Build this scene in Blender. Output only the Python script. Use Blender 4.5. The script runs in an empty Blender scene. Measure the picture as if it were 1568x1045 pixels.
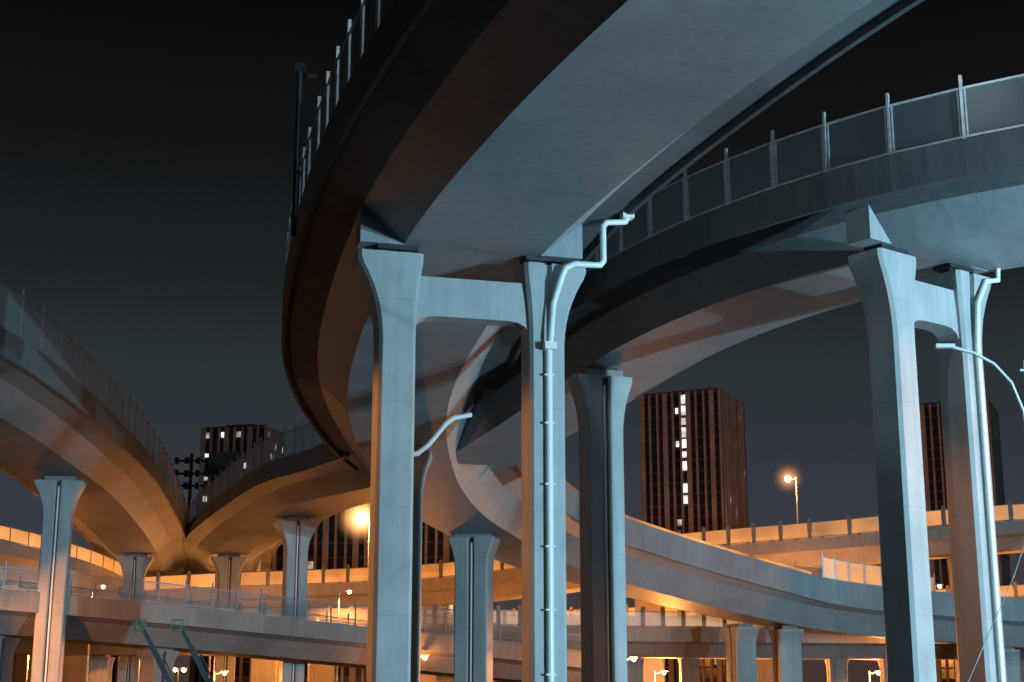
import bpy, math, random
from mathutils import Vector, Matrix
random.seed(7)
S = bpy.context.scene
COL = S.collection

# ------------------------------------------------------------------ materials
def new_mat(name):
    m = bpy.data.materials.new(name); m.use_nodes = True
    nt = m.node_tree; nt.nodes.clear()
    out = nt.nodes.new('ShaderNodeOutputMaterial')
    return m, nt, out

def concrete(name, c1, c2, rough=0.7, seam=5.0, seamv=0.0, scale=0.35, bump=0.25, dark=.28):
    m, nt, out = new_mat(name)
    N, L = nt.nodes, nt.links
    b = N.new('ShaderNodeBsdfPrincipled'); L.new(b.outputs[0], out.inputs[0])
    b.inputs['Roughness'].default_value = rough
    b.inputs['Specular IOR Level'].default_value = 0.4
    tc = N.new('ShaderNodeTexCoord')
    n1 = N.new('ShaderNodeTexNoise'); n1.inputs['Scale'].default_value = scale
    n1.inputs['Detail'].default_value = 8; n1.inputs['Roughness'].default_value = 0.6
    L.new(tc.outputs['Object'], n1.inputs['Vector'])
    mp = N.new('ShaderNodeMapping'); mp.inputs['Scale'].default_value = (2.2, 2.2, 0.12)
    L.new(tc.outputs['Object'], mp.inputs[0])
    n2 = N.new('ShaderNodeTexNoise'); n2.inputs['Scale'].default_value = 1.3; n2.inputs['Detail'].default_value = 6
    L.new(mp.outputs[0], n2.inputs['Vector'])
    mx = N.new('ShaderNodeMath'); mx.operation = 'MULTIPLY_ADD'
    L.new(n1.outputs[0], mx.inputs[0]); mx.inputs[1].default_value = 0.6
    mm = N.new('ShaderNodeMath'); mm.operation = 'MULTIPLY'; mm.inputs[1].default_value = 0.4
    L.new(n2.outputs[0], mm.inputs[0]); L.new(mm.outputs[0], mx.inputs[2])
    cr = N.new('ShaderNodeValToRGB')
    cr.color_ramp.elements[0].position = 0.33; cr.color_ramp.elements[0].color = (*c1, 1)
    cr.color_ramp.elements[1].position = 0.66; cr.color_ramp.elements[1].color = (*c2, 1)
    L.new(mx.outputs[0], cr.inputs[0])
    col = cr.outputs[0]
    sx = N.new('ShaderNodeSeparateXYZ'); L.new(tc.outputs['UV'], sx.inputs[0])
    def seamnode(sock, period, width, col, dark):
        d = N.new('ShaderNodeMath'); d.operation = 'DIVIDE'; L.new(sock, d.inputs[0]); d.inputs[1].default_value = period
        f = N.new('ShaderNodeMath'); f.operation = 'FRACT'; L.new(d.outputs[0], f.inputs[0])
        lt = N.new('ShaderNodeMath'); lt.operation = 'LESS_THAN'; L.new(f.outputs[0], lt.inputs[0]); lt.inputs[1].default_value = width/period
        mul = N.new('ShaderNodeMath'); mul.operation = 'MULTIPLY'; L.new(lt.outputs[0], mul.inputs[0]); mul.inputs[1].default_value = dark
        mi = N.new('ShaderNodeMix'); mi.data_type = 'RGBA'
        L.new(mul.outputs[0], mi.inputs[0]); L.new(col, mi.inputs[6]); mi.inputs[7].default_value = (c1[0]*.3, c1[1]*.3, c1[2]*.3, 1)
        return mi.outputs[2]
    if seam: col = seamnode(sx.outputs[0], seam, 0.04, col, dark)
    L.new(col, b.inputs['Base Color'])
    n3 = N.new('ShaderNodeTexNoise'); n3.inputs['Scale'].default_value = 2.5; n3.inputs['Detail'].default_value = 8
    L.new(tc.outputs['Object'], n3.inputs['Vector'])
    bp = N.new('ShaderNodeBump'); bp.inputs['Strength'].default_value = bump; bp.inputs['Distance'].default_value = 0.04
    L.new(n3.outputs[0], bp.inputs['Height']); L.new(bp.outputs[0], b.inputs['Normal'])
    return m

def simple(name, c, rough=0.5, metal=0.0, var=0.25, scale=3.0):
    m, nt, out = new_mat(name)
    N, L = nt.nodes, nt.links
    b = N.new('ShaderNodeBsdfPrincipled'); L.new(b.outputs[0], out.inputs[0])
    b.inputs['Roughness'].default_value = rough; b.inputs['Metallic'].default_value = metal
    tc = N.new('ShaderNodeTexCoord'); n = N.new('ShaderNodeTexNoise'); n.inputs['Scale'].default_value = scale; n.inputs['Detail'].default_value = 5
    L.new(tc.outputs['Object'], n.inputs['Vector'])
    cr = N.new('ShaderNodeValToRGB')
    cr.color_ramp.elements[0].position = .3; cr.color_ramp.elements[0].color = (*[x*(1-var) for x in c], 1)
    cr.color_ramp.elements[1].position = .7; cr.color_ramp.elements[1].color = (*[min(1, x*(1+var)) for x in c], 1)
    L.new(n.outputs[0], cr.inputs[0]); L.new(cr.outputs[0], b.inputs['Base Color'])
    return m

def emis(name, c, s, nscale=0.0, lo=0.3):
    m, nt, out = new_mat(name); N, L = nt.nodes, nt.links
    e = N.new('ShaderNodeEmission'); e.inputs[0].default_value = (*c, 1); e.inputs[1].default_value = s
    if nscale:
        tc = N.new('ShaderNodeTexCoord'); n = N.new('ShaderNodeTexNoise'); n.inputs['Scale'].default_value = nscale; n.inputs['Detail'].default_value = 3
        L.new(tc.outputs['Object'], n.inputs['Vector'])
        mr = N.new('ShaderNodeMapRange'); mr.inputs[1].default_value = .35; mr.inputs[2].default_value = .65
        mr.inputs[3].default_value = s*lo; mr.inputs[4].default_value = s
        L.new(n.outputs[0], mr.inputs[0]); L.new(mr.outputs[0], e.inputs[1])
    L.new(e.outputs[0], out.inputs[0]); return m

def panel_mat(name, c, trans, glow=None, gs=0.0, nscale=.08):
    """acrylic noise-barrier sheet: mostly see-through, slightly dusty; optional glow emits from the sheet in place of backlight"""
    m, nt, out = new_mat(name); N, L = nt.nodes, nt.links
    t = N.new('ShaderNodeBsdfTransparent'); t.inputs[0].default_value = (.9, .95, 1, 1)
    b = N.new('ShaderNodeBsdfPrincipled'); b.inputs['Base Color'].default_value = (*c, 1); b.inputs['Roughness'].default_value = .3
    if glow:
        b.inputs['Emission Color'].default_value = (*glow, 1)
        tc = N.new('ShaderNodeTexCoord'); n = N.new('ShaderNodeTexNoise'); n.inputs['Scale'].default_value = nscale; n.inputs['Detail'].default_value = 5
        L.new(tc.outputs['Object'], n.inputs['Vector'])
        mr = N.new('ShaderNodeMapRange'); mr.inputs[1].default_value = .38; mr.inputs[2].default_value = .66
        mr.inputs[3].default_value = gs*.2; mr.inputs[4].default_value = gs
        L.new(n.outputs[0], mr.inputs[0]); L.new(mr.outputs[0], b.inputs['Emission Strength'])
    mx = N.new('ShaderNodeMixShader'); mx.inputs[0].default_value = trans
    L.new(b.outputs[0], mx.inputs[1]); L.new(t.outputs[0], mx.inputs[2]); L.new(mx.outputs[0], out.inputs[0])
    return m

M_GIRD = concrete('painted_girder', (.22, .238, .248), (.33, .348, .358), .5, 6.0, 0, .25)
M_GIRC = concrete('darkened_girder', (.09, .098, .104), (.18, .19, .198), .55, 6.0, 0, .12)  # girder colour darkened to offset strong light on the left ramp undersides
M_FASC = concrete('shade_dark_fascia', (.065, .069, .072), (.12, .125, .129), .65, 6.0, 0, .25)  # shade on near fascias and wings, painted in as a dark tone
M_PIER = concrete('painted_pier', (.29, .305, .308), (.42, .435, .437), .48, 4.2, 0, .5, dark=.2)
M_FAR = concrete('weathered_concrete', (.20, .18, .165), (.33, .305, .28), .75, 8.0, 0, .2)
M_STEEL = simple('galvanised_steel', (.5, .51, .52), .4, .3)
M_RAIL = simple('grey_painted_steel', (.3, .31, .32), .45, .1)
M_DARK = simple('dark_steel', (.03, .03, .035), .5, .2)
M_PIPE = simple('white_pvc', (.82, .82, .8), .35, 0, .06)
M_GLASS = panel_mat('acrylic_panel', (.20, .24, .26), .62)
M_MILKY = panel_mat('milky_acrylic_panel', (.42, .48, .50), .45)  # paler, more opaque copy of the acrylic panel
M_AMBER = panel_mat('glowing_acrylic_amber', (.4, .28, .16), .2, (1, .37, .09), 1.15)  # stands in for backlight: the sheet itself emits the amber glow
M_PALE = panel_mat('glowing_acrylic_pale', (.35, .28, .2), .4, (1, .5, .2), .6)  # same painted-in backlight, paler and weaker
M_ASPH = simple('asphalt', (.05, .05, .052), .85, 0, .3, 6)
M_SOD = emis('sodium_bulb', (1, .5, .16), 60)
M_LED = emis('led_bulb', (.6, .85, 1), 20)
M_STRIP = emis('amber_led_strip', (1, .4, .14), 1.6, .12, .15)

# ------------------------------------------------------------------ mesh helpers
class MB:
    def __init__(s): s.v = []; s.f = []; s.uv = []
    def face(s, idx, uv=None):
        s.f.append(tuple(idx)); s.uv.append(uv or [(0.5, 0.5)]*len(idx))
    def box(s, c, sz, hd=0.0):
        cx, cy, cz = c; a, b, d = sz[0]/2, sz[1]/2, sz[2]/2
        co, si = math.cos(hd), math.sin(hd)
        base = len(s.v)
        for z in (-d, d):
            for x, y in ((-a, -b), (a, -b), (a, b), (-a, b)):
                s.v.append((cx + x*co - y*si, cy + x*si + y*co, cz+z))
        for q in ((0, 3, 2, 1), (4, 5, 6, 7), (0, 1, 5, 4), (1, 2, 6, 5), (2, 3, 7, 6), (3, 0, 4, 7)):
            s.face([base+i for i in q])
    def beam(s, p, q, w, h):
        p = Vector(p); q = Vector(q); d = (q-p)
        if d.length < 1e-6: return
        d.normalize()
        up = Vector((0, 0, 1)) if abs(d.z) < .95 else Vector((0, 1, 0))
        sd = d.cross(up).normalized(); up = sd.cross(d)
        base = len(s.v)
        for c in (p, q):
            for a, b in ((-1, -1), (1, -1), (1, 1), (-1, 1)):
                s.v.append(tuple(c + sd*a*w/2 + up*b*h/2))
        for qd in ((0, 3, 2, 1), (4, 5, 6, 7), (0, 1, 5, 4), (1, 2, 6, 5), (2, 3, 7, 6), (3, 0, 4, 7)):
            s.face([base+i for i in qd])
    def prism(s, poly, off):
        n = len(poly); base = len(s.v); off = Vector(off)
        for p in poly: s.v.append(tuple(p))
        for p in poly: s.v.append(tuple(Vector(p)+off))
        s.face([base+i for i in range(n)][::-1]); s.face([base+n+i for i in range(n)])
        for i in range(n):
            j = (i+1) % n; s.face([base+i, base+j, base+n+j, base+n+i])
    def cyl(s, p, q, r1, r2, n=12):
        p = Vector(p); q = Vector(q); d = (q-p).normalized()
        up = Vector((0, 0, 1)) if abs(d.z) < .95 else Vector((1, 0, 0))
        a = d.cross(up).normalized(); b = a.cross(d); base = len(s.v)
        for c, r in ((p, r1), (q, r2)):
            for i in range(n):
                t = 2*math.pi*i/n; s.v.append(tuple(c + a*math.cos(t)*r + b*math.sin(t)*r))
        for i in range(n):
            j = (i+1) % n; s.face([base+i, base+j, base+n+j, base+n+i])
        s.face([base+i for i in range(n)][::-1]); s.face([base+n+i for i in range(n)])
    def obj(s, name, mat, parent=None, smooth=False, fixn=True, mat2=None, idx2=None):
        me = bpy.data.meshes.new(name); me.from_pydata(s.v, [], s.f)
        ul = me.uv_layers.new(name='UVMap'); k = 0
        for u in s.uv:
            for c in u: ul.data[k].uv = c; k += 1
        me.materials.append(mat)
        if mat2:
            me.materials.append(mat2)
            for i in idx2: me.polygons[i].material_index = 1
        if fixn:
            import bmesh
            bm = bmesh.new(); bm.from_mesh(me); bmesh.ops.recalc_face_normals(bm, faces=bm.faces); bm.to_mesh(me); bm.free()
        if smooth:
            for p in me.polygons: p.use_smooth = True
        o = bpy.data.objects.new(name, me); COL.objects.link(o)
        if parent: o.parent = parent
        return o

def empty(name):
    e = bpy.data.objects.new(name, None); COL.objects.link(e); e.empty_display_size = 1; return e

def pipe(name, pts, r, mat, parent):
    c = bpy.data.curves.new(name, 'CURVE'); c.dimensions = '3D'; c.bevel_depth = r; c.bevel_resolution = 3; c.use_fill_caps = True
    sp = c.splines.new('POLY'); sp.points.add(len(pts)-1)
    for i, p in enumerate(pts): sp.points[i].co = (*p, 1)
    c.materials.append(mat)
    o = bpy.data.objects.new(name, c); COL.objects.link(o); o.parent = parent
    return o

def catmull(pts, step):
    P = [Vector(p) for p in pts]
    P = [P[0]*2-P[1]] + P + [P[-1]*2-P[-2]]
    out = []
    for i in range(1, len(P)-2):
        a, b, c, d = P[i-1:i+3]
        n = max(2, int((c-b).length/step))
        for k in range(n):
            t = k/n
            out.append(.5*((2*b)+(c-a)*t+(2*a-5*b+4*c-d)*t*t+(3*b-a-3*c+d)*t**3))
    out.append(P[-2])
    return out

def profile(hs, wx, wz, ex, ez, top):
    r = [(hs, 0), (wx, wz), (ex-.3, ez), (ex-.2, ez-.2), (ex, ez-.2), (ex, top), (ex-.3, top), (ex-.4, ez+.35)]
    return [(-hs, 0)] + r + [(-u, v) for u, v in r[::-1][:-1]]
PROF = profile(2.95, 4.7, 1.5, 6.7, 2.0, 3.5)
PROF_B = profile(2.75, 4.0, 1.4, 5.6, 1.8, 3.15)

def frames(path):
    fr = []; s = 0
    for i, p in enumerate(path):
        a = path[max(0, i-1)]; b = path[min(len(path)-1, i+1)]
        t = Vector((b[0]-a[0], b[1]-a[1], 0)).normalized()
        if i: s += (Vector(p[:3])-Vector(path[i-1][:3])).length
        fr.append((Vector(p[:3]), t, Vector((t.y, -t.x, 0)), p[3] if len(p) > 3 else 1.0, s))
    return fr

def deck(name, pts, mat=M_GIRD, step=1.5, fence=None, panel=M_GLASS, prof=PROF, post=2.4, fh=2.2, postmat=M_STEEL, gap=0.0, pw=.11, inner=False, strip=None, shade_tone=None, amber=None):
    pts = [tuple(p) if len(p) == 4 else (*p, 1.0) for p in pts]
    par = empty(name)
    path = catmull(pts, step); fr = frames(path)
    mb = MB(); n = len(prof); dark = []
    ex = max(p[0] for p in prof); top = max(p[1] for p in prof); slab = prof[8][1]
    per = [0]
    for i in range(n):
        a = prof[i]; b = prof[(i+1) % n]; per.append(per[-1]+math.hypot(a[0]-b[0], a[1]-b[1]))
    for (p, t, nr, vs, s) in fr:
        for (u, v) in prof:
            q = p + nr*u; mb.v.append((q.x, q.y, q.z+v*vs))
    for k in range(len(fr)-1):
        for i in range(n):
            j = (i+1) % n
            s0, s1 = fr[k][4], fr[k+1][4]
            if shade_tone and shade_tone(fr[k][0]) and i in (2, 3, 4, 5, 6, n-6, n-5, n-4, n-3, n-2): dark.append(len(mb.f))  # near fascia and wing faces get the painted-in shade
            mb.face([k*n+i, (k+1)*n+i, (k+1)*n+j, k*n+j], [(s0, per[i]), (s1, per[i]), (s1, per[i+1]), (s0, per[i+1])])
    mb.face(list(range(n))); mb.face([(len(fr)-1)*n+i for i in range(n)])
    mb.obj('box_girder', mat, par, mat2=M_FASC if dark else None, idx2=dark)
    ro = MB()
    for (p, t, nr, vs, s) in fr:
        for u in (-ex+.45, ex-.45):
            q = p+nr*u; ro.v.append((q.x, q.y, q.z+slab*vs+.004))
    for k in range(len(fr)-1): ro.face([2*k, 2*k+1, 2*k+3, 2*k+2])
    ro.obj('road_surface', M_ASPH, par)
    if fence:
        pb = MB(); pn = MB(); pa = MB()
        for side in (-1, 1):
            last = None; nxt = 0
            for (p, t, nr, vs, s) in fr:
                if s < nxt: continue
                nxt = s+post
                if not fence(p, side): last = None; continue
                b = p+nr*side*(ex-.15); zb = p.z+top*vs
                hd = math.atan2(t.y, t.x)
                pb.box((b.x, b.y, zb+fh/2+.1), (pw, .13, fh+.2), hd)
                cur = (b, zb)
                if last:
                    for hh in (.12, fh-.35):
                        pb.beam((last[0].x, last[0].y, last[1]+hh), (b.x, b.y, zb+hh), .07, .09)
                    if inner:
                        dd = (b-last[0]); dd.z = 0; L_ = dd.length; dd.normalize()
                        for e in (.14, L_-.14):
                            q = last[0]+dd*e; zz = last[1]+(zb-last[1])*e/L_
                            pb.box((q.x, q.y, zz+fh/2-.1), (.05, .07, fh-.45), hd)
                    P_ = pa if amber and amber(p) else pn
                    a0, z0 = last; i = len(P_.v)
                    d = (b-a0); d.z = 0; d = d.normalized()*gap
                    P_.v += [(a0.x+d.x, a0.y+d.y, z0+.16), (b.x-d.x, b.y-d.y, zb+.16), (b.x-d.x, b.y-d.y, zb+fh-.4), (a0.x+d.x, a0.y+d.y, z0+fh-.4)]
                    P_.face([i, i+1, i+2, i+3])
                last = cur
        if pb.v: pb.obj('barrier_frame', postmat, par)
        if pn.v: pn.obj('barrier_panels', panel, par, fixn=False)
        if pa.v: pa.obj('glowing_barrier_panels', M_AMBER, par, fixn=False)
    if strip:
        sb = MB()
        for side in (-1, 1):
            last = None
            for (p, t, nr, vs, s) in fr:
                if not strip(p): last = None; continue
                q = p+nr*side*(ex-.15); c = (q.x, q.y, p.z+top*vs+.14)
                if last: sb.beam(last, c, .22, .26)
                last = c
        sb.obj('parapet_light_strip', M_STRIP, par)
    return par, fr

# ------------------------------------------------------------------ piers
def flare_f(z, zt, hf):
    t = (z-(zt-hf))/hf
    if t <= 0: return 0
    if t > .9: t = .9
    return (t/.9)**2.3

def shaft(mb, cx, cy, zt, hd, w, d, fl, fr_, hf, groove=False, z0=0.0, c=.14):
    h = Vector((-math.sin(hd), math.cos(hd), 0)); n = Vector((math.cos(hd), math.sin(hd), 0))
    zs = [z0, zt-hf] + [zt-hf+hf*i/14 for i in range(1, 15)]
    zs = sorted(set(zs)); rings = []
    for z in zs:
        f = flare_f(z, zt, hf); L = -w/2-fl*f; R = w/2+fr_*f; D = d/2+.12*f
        pol = [(L+c, -D), (R-c, -D), (R, -D+c), (R, D-c), (R-c, D), (L+c, D), (L, D-c), (L, -D+c)]
        if groove:
            m = 0; g = .16
            pol = [(L+c, -D), (m-g, -D), (m-g+.03, -D+.22), (m+g-.03, -D+.22), (m+g, -D)] + pol[1:]
        base = len(mb.v)
        for (x, y) in pol:
            q = Vector((cx, cy, z)) + n*x + h*y; mb.v.append(tuple(q))
        rings.append(base)
    k = len(pol)
    for a in range(len(rings)-1):
        for i in range(k):
            j = (i+1) % k
            mb.face([rings[a]+i, rings[a]+j, rings[a+1]+j, rings[a+1]+i], [(zs[a], i), (zs[a], i+.9), (zs[a+1], i+.9), (zs[a+1], i)])
    mb.face([rings[-1]+i for i in range(k)]); mb.face([rings[0]+i for i in range(k)][::-1])

def pier_pair(name, cx, cy, zt, hd, lat, w=1.5, d=1.5, fl=.95, inner=.25, hf=3.8, fins=(2.9, 4.75, 1.55), soff=.42, beam=True):
    par = empty(name)
    h = Vector((-math.sin(hd), math.cos(hd), 0)); n = Vector((math.cos(hd), math.sin(hd), 0))
    C = Vector((cx, cy, 0)); mb = MB()
    pl = C-n*lat; pr = C+n*lat
    shaft(mb, pl.x, pl.y, zt, hd, w, d, fl, inner, hf)
    shaft(mb, pr.x, pr.y, zt, hd, w, d, inner, fl, hf, groove=True)
    mb.obj('pier_shafts', M_PIER, par)
    if beam:
        a = lat-w/2+.02; zt2 = zt-.85; zb = zt-2.5
        pts = [(-a, zt2), (a, zt2), (a, zb-.5), (a-.18, zb-.22), (a-.5, zb-.05), (a-.95, zb), (-a+.95, zb), (-a+.5, zb-.05), (-a+.18, zb-.22), (-a, zb-.5)]
        pol = [C+n*x-h*.5+Vector((0, 0, z)) for x, z in pts]
        b = MB(); b.prism(pol, h*1.0); b.obj('cross_beam', M_PIER, par)
    be = MB(); fi = MB()
    for sd in (-1, 1):
        for off in (-.45, .45):
            q = C+n*(sd*lat+off); be.box((q.x, q.y, zt+.12), (.42, .5, .24), hd)
        q = C+n*sd*lat; be.box((q.x, q.y, zt+.31), (1.7, .9, soff-.24-.02), hd)
        if fins:
            pol = [C+n*sd*x-h*.6+Vector((0, 0, zt+soff+z)) for x, z in ((fins[0], -.02), (fins[1], -.02), (fins[1], fins[2]))]
            fi.prism(pol, h*1.2)
    be.obj('bearings', M_DARK, par)
    if fins: fi.obj('girder_brackets', M_GIRD, par)
    return par, C, h, n

def pier_single(name, cx, cy, zt, hd, w=2.2, d=1.8, fl=.7, hf=3.2, mat=M_PIER, pipe_=True):
    par = empty(name); mb = MB()
    h = Vector((-math.sin(hd), math.cos(hd), 0)); n = Vector((math.cos(hd), math.sin(hd), 0))
    g = w*.29
    for sd, a, b in ((-1, fl, 0), (1, 0, fl)):
        q = Vector((cx, cy, 0))+n*sd*g
        shaft(mb, q.x, q.y, zt, hd, w*.42, d, a, b, hf, c=.1)
    mb.obj('pier_shafts', mat, par)
    we = MB(); q = Vector((cx, cy, 0)) + h*.2
    we.box((q.x, q.y, (zt-.2)/2), (w*.2, d*.6, zt-.2), hd)
    we.box((cx, cy, zt+.15), (w*1.1, d*.7, .5), hd)
    we.obj('web_wall', M_FAR, par)
    if pipe_:
        q = Vector((cx, cy, 0)) - h*(d/2-.25)
        pipe('drain_pipe', [(q.x, q.y, 0), (q.x, q.y, zt-.5)], .09, M_PIPE, par)
    return par

rad = math.radians
# ------------------------------------------------------------------ VIADUCT A (overhead ramp)
A_pts = [(30, -8, 19.2, 1), (19.5, 10, 19.2, 1), (11.7, 24.5, 19.2, 1), (5.9, 36.6, 19.2, 1), (1.7, 47.6, 19.2, 1), (-1.7, 59, 19.2, 1), (-4.7, 72, 18.5, 1.05),
         (-6.6, 84, 17.7, 1.15), (-7.2, 97, 16.9, 1.3), (-6.5, 114, 15.9, 1.5), (-3.4, 131, 14.9, 1.6), (5.2, 152, 12.8, 1.6), (30, 172, 8.4, 1.6), (52, 168, 6.0, 1.5), (75, 156, 4.4, 1.4), (105, 135, 3.6, 1.3)]
def fA(p, side):
    if 33 < p.x < 48 and p.y > 130: return True
    return p.y < 100 and side < 0
A, frA = deck('curved_ramp_viaduct', A_pts, step=1.1, fence=fA, post=2.2, fh=2.6, inner=True, strip=lambda p: p.y > 122 and p.x < 33, shade_tone=lambda p: p.y < 122, amber=lambda p: p.y > 130)
pp, C, h, n = pier_pair('viaduct_pier', -1.75, 59.1, 18.78, rad(15.5), 3.15)
def loc(lat, fwd, z):
    q = C+n*lat+h*fwd; return (q.x, q.y, z)
F = -1.02
pipe('drain_pipe', [loc(3.15, F+.2, 0), loc(3.15, F+.2, 15.1)], .16, M_PIPE, pp)
pipe('drain_pipe_upper', [loc(3.15, F, 15.2), loc(3.3, F, 17.0), loc(3.65, F-.15, 18.2), loc(3.8, F-.2, 18.55), loc(4.2, F-.25, 18.72), loc(5.3, F-.25, 18.75), loc(5.45, F-.25, 18.95), loc(5.45, F-.25, 20.45), loc(5.6, F-.25, 20.65), loc(6.45, F-.25, 20.75), loc(6.55, F-.25, 20.95), loc(6.55, F-.25, 21.3)], .14, M_PIPE, pp)
b = MB(); b.box(loc(3.15, F, 15.2), (.5, .35, .3), rad(15)); b.box(loc(6.55, F-.25, 21.1), (.5, .4, .4), rad(15))
for z in (2, 4.5, 7, 9.5, 12, 14): b.box(loc(3.15, F+.2, z), (.4, .36, .07), rad(15))
b.obj('pipe_collectors', M_PIPE, pp)
pipe('overflow_pipe', [loc(-2.6, .9, 10.7), loc(-2.0, .6, 10.75), loc(-1.6, .3, 11.1), loc(-.9, .1, 12.0), loc(-.6, 0, 12.2), loc(.1, 0, 12.35)], .1, M_PIPE, pp)
pier_pair('viaduct_pier', 14.4, 20, 18.78, rad(28), 3.15)
pier_single('ramp_pier', -3.4, 133, 14.5, rad(-15), 3.0, 2.2, .6)
pier_single('ramp_pier', 26.0, 170.5, 8.0, rad(-70), 2.6, 2.6, .8, 2.4)
pier_single('ramp_pier', 31.5, 172, 7.8, rad(-80), 2.6, 2.6, .8, 2.4)
pier_single('ramp_pier', 55, 167, 5.4, rad(-110), 2.6, 2.6, .8, 2.2)
pier_single('ramp_pier', -7.2, 96, 16.5, rad(0), 2.6, 1.8, .6)

mast = empty('camera_mast'); m = MB()
m.cyl((-9.9, 64, 21.5), (-9.9, 64, 29.8), .17, .13, 10); m.box((-9.9, 64, 29.7), (.45, .3, .4)); m.cyl((-9.9, 64, 29.3), (-9.2, 64, 29.3), .06, .05, 8); m.box((-9.3, 63.9, 29.2), (.5, .25, .25))
m.obj('mast_pole', M_DARK, mast)

# ------------------------------------------------------------------ VIADUCT B (right)
B_pts = [(75, 45, 19.2), (55, 47, 19.2), (40, 50, 19.2), (31, 53, 19.2), (24, 56.6, 19.2), (17.8, 61, 19.2), (12.6, 67.3, 19.1), (8.8, 75, 19.0), (5.6, 83, 18.5), (2.2, 92, 17.8), (-2.5, 104, 16.9)]
Bv, frB = deck('elevated_highway_viaduct', B_pts, step=1.1, fence=lambda p, s: p.y < 88, post=2.2, fh=2.5, prof=PROF_B, inner=True, shade_tone=lambda p: p.y < 90)
pb_, Cb, hb, nb = pier_pair('viaduct_pier', 17.3, 59.8, 18.78, rad(38), 2.3, w=1.35, fl=.85, fins=(2.7, 4.05, 1.42))
def locb(lat, fwd, z):
    q = Cb+nb*lat+hb*fwd; return (q.x, q.y, z)
pipe('drain_pipe', [locb(2.3, -.9, 0), locb(2.3, -.9, 15.5), locb(2.4, -1.0, 17.4), locb(3.1, -1.0, 18.5), locb(4.0, -1.0, 18.7), locb(4.1, -1, 19.5)], .12, M_PIPE, pb_)
pier_single('highway_pier', 4.9, 80, 18.2, rad(20), 2.1, 1.5, .55, 3.5)
pier_pair('viaduct_pier', 46, 48.3, 18.78, rad(70), 2.5, w=1.35, fl=.9, fins=(2.7, 4.05, 1.42))

# ------------------------------------------------------------------ VIADUCTS C (left pair)
C1 = [(-60, 35, 19.2), (-46, 55, 19.2), (-39.5, 72, 19.2), (-37.6, 86, 19.2), (-37.5, 98, 19.2), (-38.8, 117, 19.2), (-42.3, 148, 19.2), (-52, 205, 19), (-61, 245, 17.5), (-80, 290, 14), (-120, 330, 10)]
deck('merging_ramp_viaduct', C1, M_GIRC, step=2, fence=lambda p, s: True, post=2.6, fh=3.0, panel=M_MILKY, postmat=M_RAIL)
C2 = [(-6.1, 112, 16.6), (-12.0, 131, 18.2), (-21, 152, 19), (-39, 206, 19), (-47.5, 247, 17.5), (-66, 298, 14), (-108, 342, 10)]
deck('merging_ramp_viaduct', C2, M_GIRC, step=2, fence=lambda p, s: True, post=2.6, fh=2.8, panel=M_MILKY, postmat=M_RAIL)
pier_single('ramp_pier', -39.2, 127, 18.8, rad(8), 2.3, 1.8, .9, 3.5)
pier_single('ramp_pier', -51.4, 202, 18.6, rad(10), 2.7, 2, 1.0, 3.5)
pier_single('ramp_pier', -38.6, 202, 18.6, rad(16), 2.7, 2, 1.0, 3.5)
pier_single('ramp_pier', -23.1, 158, 18.7, rad(20), 2.3, 2, 1.2, 3.5)
pier_single('ramp_pier', -39.5, 72, 18.8, rad(10), 2.3, 1.8, .9, 3.5)

# ------------------------------------------------------------------ far viaducts
Dp = [(150, 180, 20), (110, 190, 19.8), (70, 200, 19.3), (45, 208, 17.8), (26, 215, 16.8), (8, 222, 15.2), (-9, 229, 13.8), (-30, 232, 13), (-50, 232, 12.3), (-85, 224, 10), (-120, 210, 9)]
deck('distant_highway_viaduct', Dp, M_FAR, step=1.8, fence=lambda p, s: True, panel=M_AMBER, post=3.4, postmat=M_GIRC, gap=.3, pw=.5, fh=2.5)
for x, y, z in ((95, 194, 19.2), (62, 203, 18.4), (20, 217.5, 15.8), (-12, 230, 13.3), (-38, 232.5, 12.3), (-66, 229, 10.8)):
    pier_single('distant_highway_pier', x, y, z, rad(80), 2.6, 4, .5, 2.5, M_FAR, False)
Ep = [(-120, 150, 5.5), (-90, 162, 5.2), (-40, 178, 5), (0, 185, 5), (40, 190, 4.8), (90, 196, 4.8), (140, 200, 5)]
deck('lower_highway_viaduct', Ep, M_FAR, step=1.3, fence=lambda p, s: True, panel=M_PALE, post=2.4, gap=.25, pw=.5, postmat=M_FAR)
for x in (-70, -48, -26, -8, 8, 15, 22, 41, 48, 66):
    y = 178+(x+40)*.16
    pier_single('lower_highway_pier', x, y-1, 4.8, rad(90), 2.2, 2.2, .5, 1.6, M_FAR, False)
Hp = [(-160, 250, 9), (-90, 262, 8.5), (-30, 268, 8.2), (30, 262, 9.5), (75, 246, 11.5), (120, 232, 13), (170, 225, 14)]
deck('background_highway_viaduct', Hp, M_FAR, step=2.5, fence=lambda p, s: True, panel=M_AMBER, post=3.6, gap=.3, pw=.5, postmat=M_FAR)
for x, y, z in ((-84, 262.5, 8), (-62, 265, 7.9), (-34, 268, 7.8), (-5, 266, 8), (18, 264, 8.6), (44, 257, 9.6), (66, 249.5, 10.6), (92, 240, 11.8)):
    pier_single('background_highway_pier', x, y, z, rad(85), 2.6, 4.5, .5, 2.2, M_FAR, False)
Fp = [(-95, 108, 8.5), (-70, 119, 7.2), (-46, 130, 5.9), (-24, 148, 4.2), (-4, 166, 2.4), (8, 176, 1.2)]
deck('descending_ramp_viaduct', Fp, M_FAR, step=2.5, fence=lambda p, s: True, post=2.6, panel=M_GLASS, postmat=M_RAIL)
for x, y, z in ((-60, 123.5, 6.3), (-45, 131, 5.6), (-33, 140, 4.7)):
    pier_single('descending_ramp_pier', x, y, z, rad(50), 2.2, 2.2, .5, 1.8, M_FAR, False)
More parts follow.
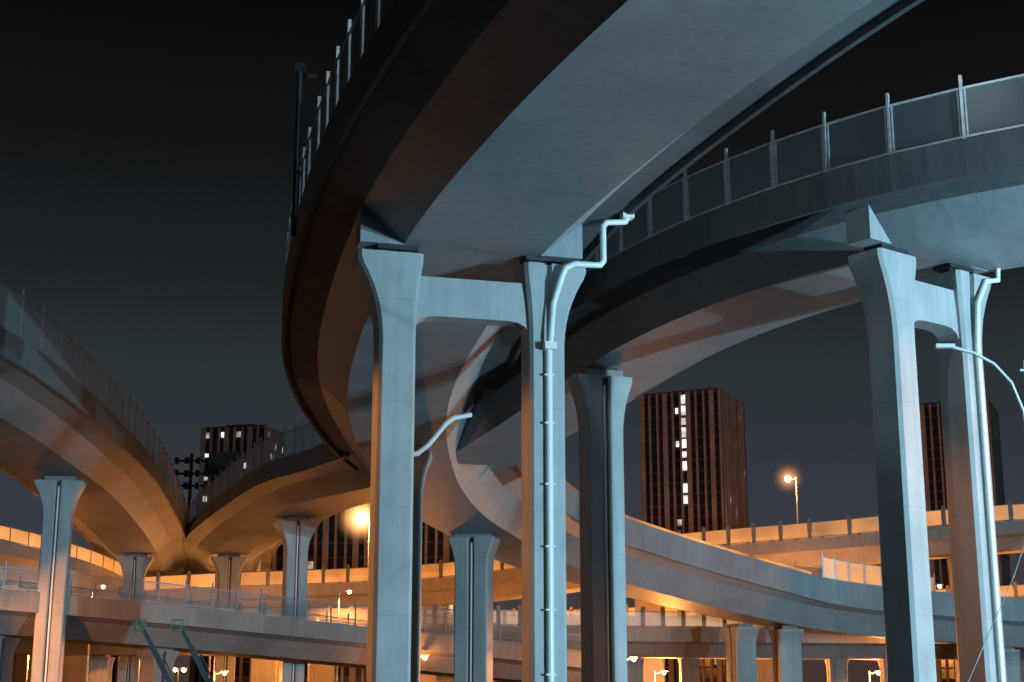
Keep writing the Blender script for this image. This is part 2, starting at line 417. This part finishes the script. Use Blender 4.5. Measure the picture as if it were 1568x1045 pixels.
Gp = [(-95, 176, 19), (-78, 188, 17.5), (-67, 203, 15.3), (-63, 219, 13), (-66, 236, 10.8), (-79, 246, 9), (-104, 250, 7.8), (-140, 246, 7)]
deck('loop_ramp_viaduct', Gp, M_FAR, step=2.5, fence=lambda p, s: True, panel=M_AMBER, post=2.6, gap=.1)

# ------------------------------------------------------------------ ground, roads
g = MB(); g.v = [(-3000, -600, 0), (3000, -600, 0), (3000, 4000, 0), (-3000, 4000, 0)]; g.face([0, 1, 2, 3]); g.obj('ground', simple('packed_earth', (.030, .034, .038), .9, 0, .4, .15))
r = MB(); r.v = [(-200, 8, .004), (200, 8, .004), (200, 22, .004), (-200, 22, .004)]; r.face([0, 1, 2, 3]); r.obj('road', M_ASPH)
mk = MB()
for i in range(60):
    x = -180+i*6; j = len(mk.v); mk.v += [(x, 14.92, .008), (x+3, 14.92, .008), (x+3, 15.08, .008), (x, 15.08, .008)]; mk.face([j, j+1, j+2, j+3])
mk.obj('road_markings', simple('road_paint', (.7, .7, .68), .6))
kb = MB(); kb.box((0, 22.15, .065), (400, .3, .13)); kb.box((0, 7.85, .065), (400, .3, .13)); kb.obj('kerb', M_FAR)

# ------------------------------------------------------------------ buildings
M_WALL = simple('brown_cladding', (.06, .042, .04), .7, 0, .25, .1)
M_FIN = simple('pale_brown_fin', (.34, .27, .26), .6, 0, .2, .2)
M_WIN = simple('dark_glass', (.012, .013, .016), .15, 0, .3, .4)
M_LITW = emis('lit_window_warm', (1, .78, .55), 1.0, .35, .25)
M_LITC = emis('lit_window_cool', (1, .97, .9), 2.0, .35, .3)
def tower(name, cx, cy, w, d, hgt, rot, floors, bays, lit=.04, litcol=None):
    par = empty(name)
    R = Matrix.Rotation(rot, 4, 'Z'); T = Matrix.Translation((cx, cy, 0))
    def fin(mb, nm, mat):
        for i, v in enumerate(mb.v): mb.v[i] = tuple((T @ R) @ Vector(v))
        mb.obj(nm, mat, par)
    wl = MB(); wl.box((0, 0, hgt/2), (w, d, hgt)); wl.box((0, 0, hgt+1.0), (w*.45, d*.5, 2.0)); wl.box((w*.3, 0, hgt+.8), (w*.12, d*.3, 1.6))
    for a, b_, c, e in ((0, -d/2+.15, w, .3), (0, d/2-.15, w, .3)): wl.box((a, b_, hgt+.5), (c+.02, e, 1.0))
    fn = MB(); gl = MB(); lw = MB(); lc = MB()
    fhgt = hgt/floors
    for (ln, dep, axis, sg) in ((w, d, 0, -1), (d, w, 1, 1), (w, d, 0, 1), (d, w, 1, -1)):
        nb_ = bays if axis == 0 else max(3, int(bays*d/w))
        bw = ln/nb_
        for i in range(nb_+1):
            u = -ln/2+i*bw; off = sg*(dep/2+.25)
            ww = bw*.6 if i % 3 == 0 else bw*.25
            c = (u, off, hgt/2+.3) if axis == 0 else (off, u, hgt/2+.3)
            fn.box(c, (ww, .5, hgt+.6) if axis == 0 else (.5, ww, hgt+.6))
        for i in range(nb_):
            for k in range(1, floors):
                u = -ln/2+(i+.5)*bw; off = sg*(dep/2+.03); z = (k+.5)*fhgt
                wide = .62
                c = (u, off, z) if axis == 0 else (off, u, z)
                s_ = (bw*wide, .06, fhgt*.86) if axis == 0 else (.06, bw*wide, fhgt*.86)
                tgt = gl; p = lit
                colf = litcol is not None and i == litcol and axis == 0 and sg == -1
                if colf: p = .97 if k > floors*.58 else .25
                if litcol is not None and axis == 0 and sg == -1 and i == litcol-1: p = .1
                if random.random() < p:
                    tgt = lc if colf or random.random() < .3 else lw
                    if colf: c = (u+random.uniform(-.2, .2), off, z); s_ = (bw*random.uniform(.7, 1.3), .7, fhgt*random.uniform(.5, .88))
                    else:
                        f_ = random.uniform(.5, 1); s_ = (s_[0]*f_, s_[1], s_[2]*.6) if axis == 0 else (s_[0], s_[1]*f_, s_[2]*.6)
                tgt.box(c, s_)
    fin(wl, 'walls', M_WALL); fin(fn, 'facade_fins', M_FIN); fin(gl, 'windows', M_WIN)
    if lw.v: fin(lw, 'lit_windows_warm', M_LITW)
    if lc.v: fin(lc, 'lit_windows_cool', M_LITC)
    an = MB()
    for _ in range(4):
        x, y = random.uniform(-w*.4, w*.4), random.uniform(-d*.3, d*.3); an.cyl((x, y, hgt), (x, y, hgt+random.uniform(2, 3.5)), .12, .08, 6)
    fin(an, 'roof_antennas', M_DARK)
    return par
tower('apartment_tower', 51.5, 412, 22.5, 22, 80.5, rad(-25), 26, 10, .02, 5)
tower('apartment_tower', 128, 425, 25, 20, 80, rad(-25), 26, 11, .008)
tower('apartment_tower', -81, 440, 20, 14, 76, rad(-14), 24, 8, .2)
tower('apartment_block', -38, 352, 52, 16, 44, rad(-5), 13, 22, .03)
tower('apartment_block', -140, 420, 60, 16, 26, rad(8), 9, 22, .06)
tower('apartment_block', 30, 460, 70, 16, 22, rad(0), 7, 24, .1)
tower('apartment_block', 170, 470, 90, 16, 26, rad(0), 8, 24, .1)

# ------------------------------------------------------------------ lamps
def bulb_glow(parent, p, r, c, s):  # glow round a bulb, made as a self-emitting sphere without any fog
    m, nt, out = new_mat('lamp_glow'); N, L = nt.nodes, nt.links
    e = N.new('ShaderNodeEmission'); e.inputs[0].default_value = (*c, 1)
    tc = N.new('ShaderNodeTexCoord')
    ln = N.new('ShaderNodeVectorMath'); ln.operation = 'LENGTH'; L.new(tc.outputs['Object'], ln.inputs[0])
    mr = N.new('ShaderNodeMapRange'); mr.inputs[1].default_value = 0; mr.inputs[2].default_value = r; mr.inputs[3].default_value = 1; mr.inputs[4].default_value = 0
    L.new(ln.outputs['Value'], mr.inputs[0])
    pw = N.new('ShaderNodeMath'); pw.operation = 'POWER'; pw.inputs[1].default_value = 4; L.new(mr.outputs[0], pw.inputs[0])
    mu = N.new('ShaderNodeMath'); mu.operation = 'MULTIPLY'; mu.inputs[1].default_value = s; L.new(pw.outputs[0], mu.inputs[0])
    L.new(mu.outputs[0], e.inputs[1]); L.new(e.outputs[0], out.inputs['Volume'])
    import bmesh
    bm = bmesh.new(); bmesh.ops.create_icosphere(bm, subdivisions=3, radius=r); me = bpy.data.meshes.new('glow_sphere'); bm.to_mesh(me); bm.free()
    me.materials.append(m); o = bpy.data.objects.new('glow_sphere', me); o.location = p; COL.objects.link(o); o.parent = parent

def ball(mb, c, r):
    base = len(mb.v); n = 10; m_ = 6
    for i in range(m_+1):
        for j in range(n):
            a = math.pi*i/m_; t = 2*math.pi*j/n
            mb.v.append((c[0]+r*math.sin(a)*math.cos(t), c[1]+r*math.sin(a)*math.sin(t), c[2]+r*math.cos(a)))
    for i in range(m_):
        for j in range(n):
            k = (j+1) % n; mb.face([base+i*n+j, base+i*n+k, base+(i+1)*n+k, base+(i+1)*n+j])

SODC = (1, .34, .08)
COOL = (.43, .79, 1.0)
def street_lamp(x, y, z0, zt, arm, power, col=SODC, bulb=.3, hz=0, hr=3.6, name='street_lamp', bm=M_SOD, aim=None, cone=160):
    """aim=None: bare bulb; aim='down': cut-off head; aim=(x,y,z): floodlight head turned to that point"""
    par = empty(name); m = MB()
    m.cyl((x, y, z0), (x, y, zt+.4), .14, .08, 10); m.cyl((x, y, z0), (x, y, z0+.5), .24, .22, 10)
    bl = MB(); a = arm
    m.cyl((x, y, zt), (x+a, y, zt+.3), .06, .05, 8); m.box((x+a, y, zt+.32), (.9, .35, .16))
    ball(bl, (x+a, y-.02, zt+.1), bulb)
    m.obj('pole_and_arm', M_RAIL, par); bl.obj('bulb', bm, par)
    if power:
        ld = bpy.data.lights.new('lamp_light', 'SPOT' if aim else 'POINT'); ld.energy = power; ld.color = col; ld.shadow_soft_size = .4
        p = Vector((x+arm, y-.6-max(0, bulb-.4), zt-.6-max(0, bulb-.4)))
        lo = bpy.data.objects.new('lamp_light', ld); lo.location = p; COL.objects.link(lo); lo.parent = par
        if aim:
            ld.spot_size = rad(cone); ld.spot_blend = .35
            tgt = p+Vector((0, 0, -1)) if aim == 'down' else Vector(aim)
            lo.rotation_euler = (tgt-p).to_track_quat('-Z', 'Y').to_euler()
    if hz: bulb_glow(par, (x+arm, y-.6, zt+.1), hr, (1, .42, .13), hz)
    return par

# visible lit lamps (standing on the far viaduct)
street_lamp(40.6, 209, 20.2, 30.2, -1.2, 6000, hz=1.2, bulb=.45, hr=3)
street_lamp(-22.4, 231, 15.3, 27.0, -1.2, 16000, bulb=1.05, hz=3.2, hr=5)
street_lamp(-75, 226, 10, 21.7, 1.2, 9000, hz=2.0, bulb=.45)
# cut-off sodium lamps lighting the lower levels
for x, y, z0, zt, p in ((-46, 163, 0, 12, 14000), (-70, 140, 0, 15, 24000), (-20, 172, 0, 12, 16000), (12, 200, 0, 13, 24000), (50, 178, 0, 13, 14000), (84, 184, 0, 14, 16000), (-62, 262, 0, 22, 16000), (-53, 114, 0, 14, 30000), (-30, 222, 0, 11, 20000)):
    street_lamp(x, y, z0, zt, 1.2, p, aim='down', cone=166, bulb=.22)
# low lamps under the decks
for x, y, zt, p in ((-52, 222, 5, 3500), (-30, 196, 3.2, 4500), (30, 200, 4.5, 26000), (-6, 200, 4.5, 20000), (62, 206, 5, 22000), (18, 190, 3.0, 10000), (46, 194, 3.0, 10000), (-58, 140, 2.6, 1200), (-34, 172, 2.8, 3000), (10, 245, 5, 30000), (-22, 248, 5, 24000), (12, 163, 4.2, 3500), (-10, 152, 4.2, 2200), (-43, 214, 10, 6000), (-66, 205, 6, 7000)):
    street_lamp(x, y, 0, zt, 1.2, p, bulb=.22)
for x, y, zt in ((-47, 212, 3.6), (-50, 220, 3.7), (20, 260, 4.5)):
    street_lamp(x, y, 0, zt, .8, 0, bulb=.3)
# sodium floodlights just outside the view
street_lamp(-28, 63, 0, 16.6, 1.2, 19000, aim=(-5, 59.5, 5), cone=46)
street_lamp(-34, 68, 0, 6, 1.2, 6500, aim=(-10, 92, 17.5), cone=16)
street_lamp(-43, 98, 0, 9, 1.2, 30000, aim=(-27, 142, 1), cone=44)
street_lamp(44, 56, 0, 16, -1.2, 13000, aim=(18, 60, 5), cone=50)
street_lamp(50, 122, 0, 9, -1.2, 24000, (1, .45, .25), aim=(14, 160, 18), cone=44)
street_lamp(60, 330, 0, 14, 1, 65000)  # this lamp and the next are added to brighten the distant buildings
street_lamp(-40, 300, 0, 12, 1, 15000)
# unseen cool lamps, added to light soffits, piers and barrier posts
street_lamp(66, 3, 0, 6, 1.2, 265000, COOL, name='unseen_cool_lamp', bm=M_LED)
street_lamp(52, 20, 0, 3.4, 1.2, 100000, COOL, name='unseen_cool_lamp', bm=M_LED)
street_lamp(54, 108, 0, 4, 1.2, 32000, COOL, name='unseen_cool_lamp', bm=M_LED)
street_lamp(-16.5, 38, 0, 5, -1.2, 26000, COOL, name='unseen_cool_lamp', bm=M_LED, aim=(-37, 105, 20), cone=38)
street_lamp(2.5, 41, 21.6, 33, 1.2, 3200, (.65, .88, 1), name='unseen_cool_lamp', bm=M_LED)

# white curved-arm lamp at right
wl = empty('curved_arm_street_lamp')
pipe('pole', [(15.95, 45, 0), (15.95, 45, 9.0), (15.9, 45, 9.9), (15.6, 45, 10.8), (15.1, 45, 11.4), (14.5, 45, 11.75), (13.8, 45, 11.95)], .055, M_PIPE, wl)
m = MB(); m.box((13.6, 45, 11.97), (.6, .22, .12)); m.box((16.05, 45, 11.2), (.3, .06, .06)); m.cyl((16.05, 45, 9), (16.05, 45, 11.5), .04, .03, 8); m.obj('lamp_head', M_PIPE, wl)
cb = empty('overhead_cable'); pipe('wire', [(17, 45, 9.2), (14.2, 42, 4.6), (12.0, 40, 1.5)], .012, M_STEEL, cb)

# sign gantry by the merge
sg = empty('traffic_sign_gantry'); m = MB()
m.cyl((-44.6, 203, 21.3), (-44.6, 203, 33), .3, .25, 10)
for z in (28.5, 30.2, 32): m.beam((-46.6, 203, z), (-42.4, 203, z), .3, .3)
for x in (-46.6, -45.2, -43.6, -42.4):
    for z in (28.5, 30.2, 32): m.box((x, 202.8, z), (.6, .5, .9))
m.beam((-42.5, 203, 30), (-37.6, 203, 30), .3, .3); m.box((-39.9, 202.7, 31.5), (4.6, .35, 3.4)); m.beam((-40, 202.9, 21), (-40, 202.9, 30), .3, .3)
m.obj('gantry', M_DARK, sg)

# boom lifts
M_GREEN = simple('machine_paint_green', (.06, .3, .2), .5)
def boom_lift(x, y):
    par = empty('boom_lift'); t = MB(); bdy = MB(); arm = MB(); bk = MB()
    for sx_ in (-1, 1):
        for sy in (-.9, .9): t.cyl((x+sx_, y+sy-.15, .42), (x+sx_, y+sy+.15, .42), .42, .42, 16)
    t.obj('wheels', M_DARK, par)
    bdy.box((x, y, .65), (2.6, 1.3, .4)); bdy.prism([(x-.8, y-.6, .86), (x+1.2, y-.6, .86), (x+1.2, y-.6, 1.3), (x-.5, y-.6, 1.3)], (0, 1.2, 0)); bdy.obj('chassis_and_turret', M_GREEN, par)
    arm.beam((x+.3, y, 1.2), (x-.85, y, 3.3), .2, .24); arm.beam((x-.85, y, 3.3), (x-1.4, y, 4.25), .14, .17); arm.beam((x+.45, y, 1.35), (x-.4, y, 3.0), .07, .07)
    arm.obj('telescopic_boom', M_FASC, par)
    bk.box((x-1.55, y, 4.1), (.5, .6, .07))
    for a in (-.22, .22):
        for c in (-.27, .27): bk.box((x-1.55+a, y+c, 4.35), (.04, .04, .5))
    bk.box((x-1.55, y-.27, 4.58), (.5, .04, .05)); bk.box((x-1.55, y+.27, 4.58), (.5, .04, .05)); bk.obj('basket', M_GREEN, par)
boom_lift(-15.9, 70); boom_lift(-14.1, 70)

# ------------------------------------------------------------------ world
w = bpy.data.worlds.new('World'); S.world = w; w.use_nodes = True
nt = w.node_tree; nt.nodes.clear(); N, L = nt.nodes, nt.links
o = N.new('ShaderNodeOutputWorld'); bg = N.new('ShaderNodeBackground'); L.new(bg.outputs[0], o.inputs[0])
tc = N.new('ShaderNodeTexCoord'); sx = N.new('ShaderNodeSeparateXYZ'); L.new(tc.outputs['Generated'], sx.inputs[0])
cr = N.new('ShaderNodeValToRGB'); L.new(sx.outputs[2], cr.inputs[0]); R_ = cr.color_ramp
R_.interpolation = 'EASE'
stops = [(0, (.055, .034, .028)), (.05, (.052, .043, .046)), (.11, (.038, .042, .056)), (.19, (.0245, .0325, .038)), (.28, (.0115, .0145, .0162)), (.36, (.0052, .0058, .0065)), (.46, (.0025, .0026, .0030)), (1, (.002, .002, .0024))]
R_.elements[0].position = 0; R_.elements[0].color = (*stops[0][1], 1)
R_.elements[1].position = 1; R_.elements[1].color = (*stops[-1][1], 1)
for p, c in stops[1:-1]:
    e = R_.elements.new(p); e.color = (*c, 1)
L.new(cr.outputs[0], bg.inputs[0]); bg.inputs[1].default_value = 1.0

sd = bpy.data.lights.new('moon', 'SUN'); sd.energy = .03; sd.color = (.7, .85, 1); sd.angle = rad(.5)
so = bpy.data.objects.new('moon', sd); so.rotation_euler = (rad(50), 0, rad(20)); COL.objects.link(so)

# ------------------------------------------------------------------ camera
cd = bpy.data.cameras.new('camera'); cd.lens = 51.66; cd.sensor_width = 36; cd.clip_end = 6000
co = bpy.data.objects.new('camera', cd); co.location = (0, 0, 1.6); co.rotation_euler = (rad(90+13.18), 0, 0); COL.objects.link(co)
S.camera = co
S.view_settings.view_transform = 'Standard'; S.view_settings.look = 'None'; S.view_settings.exposure = 0
print('DONE')
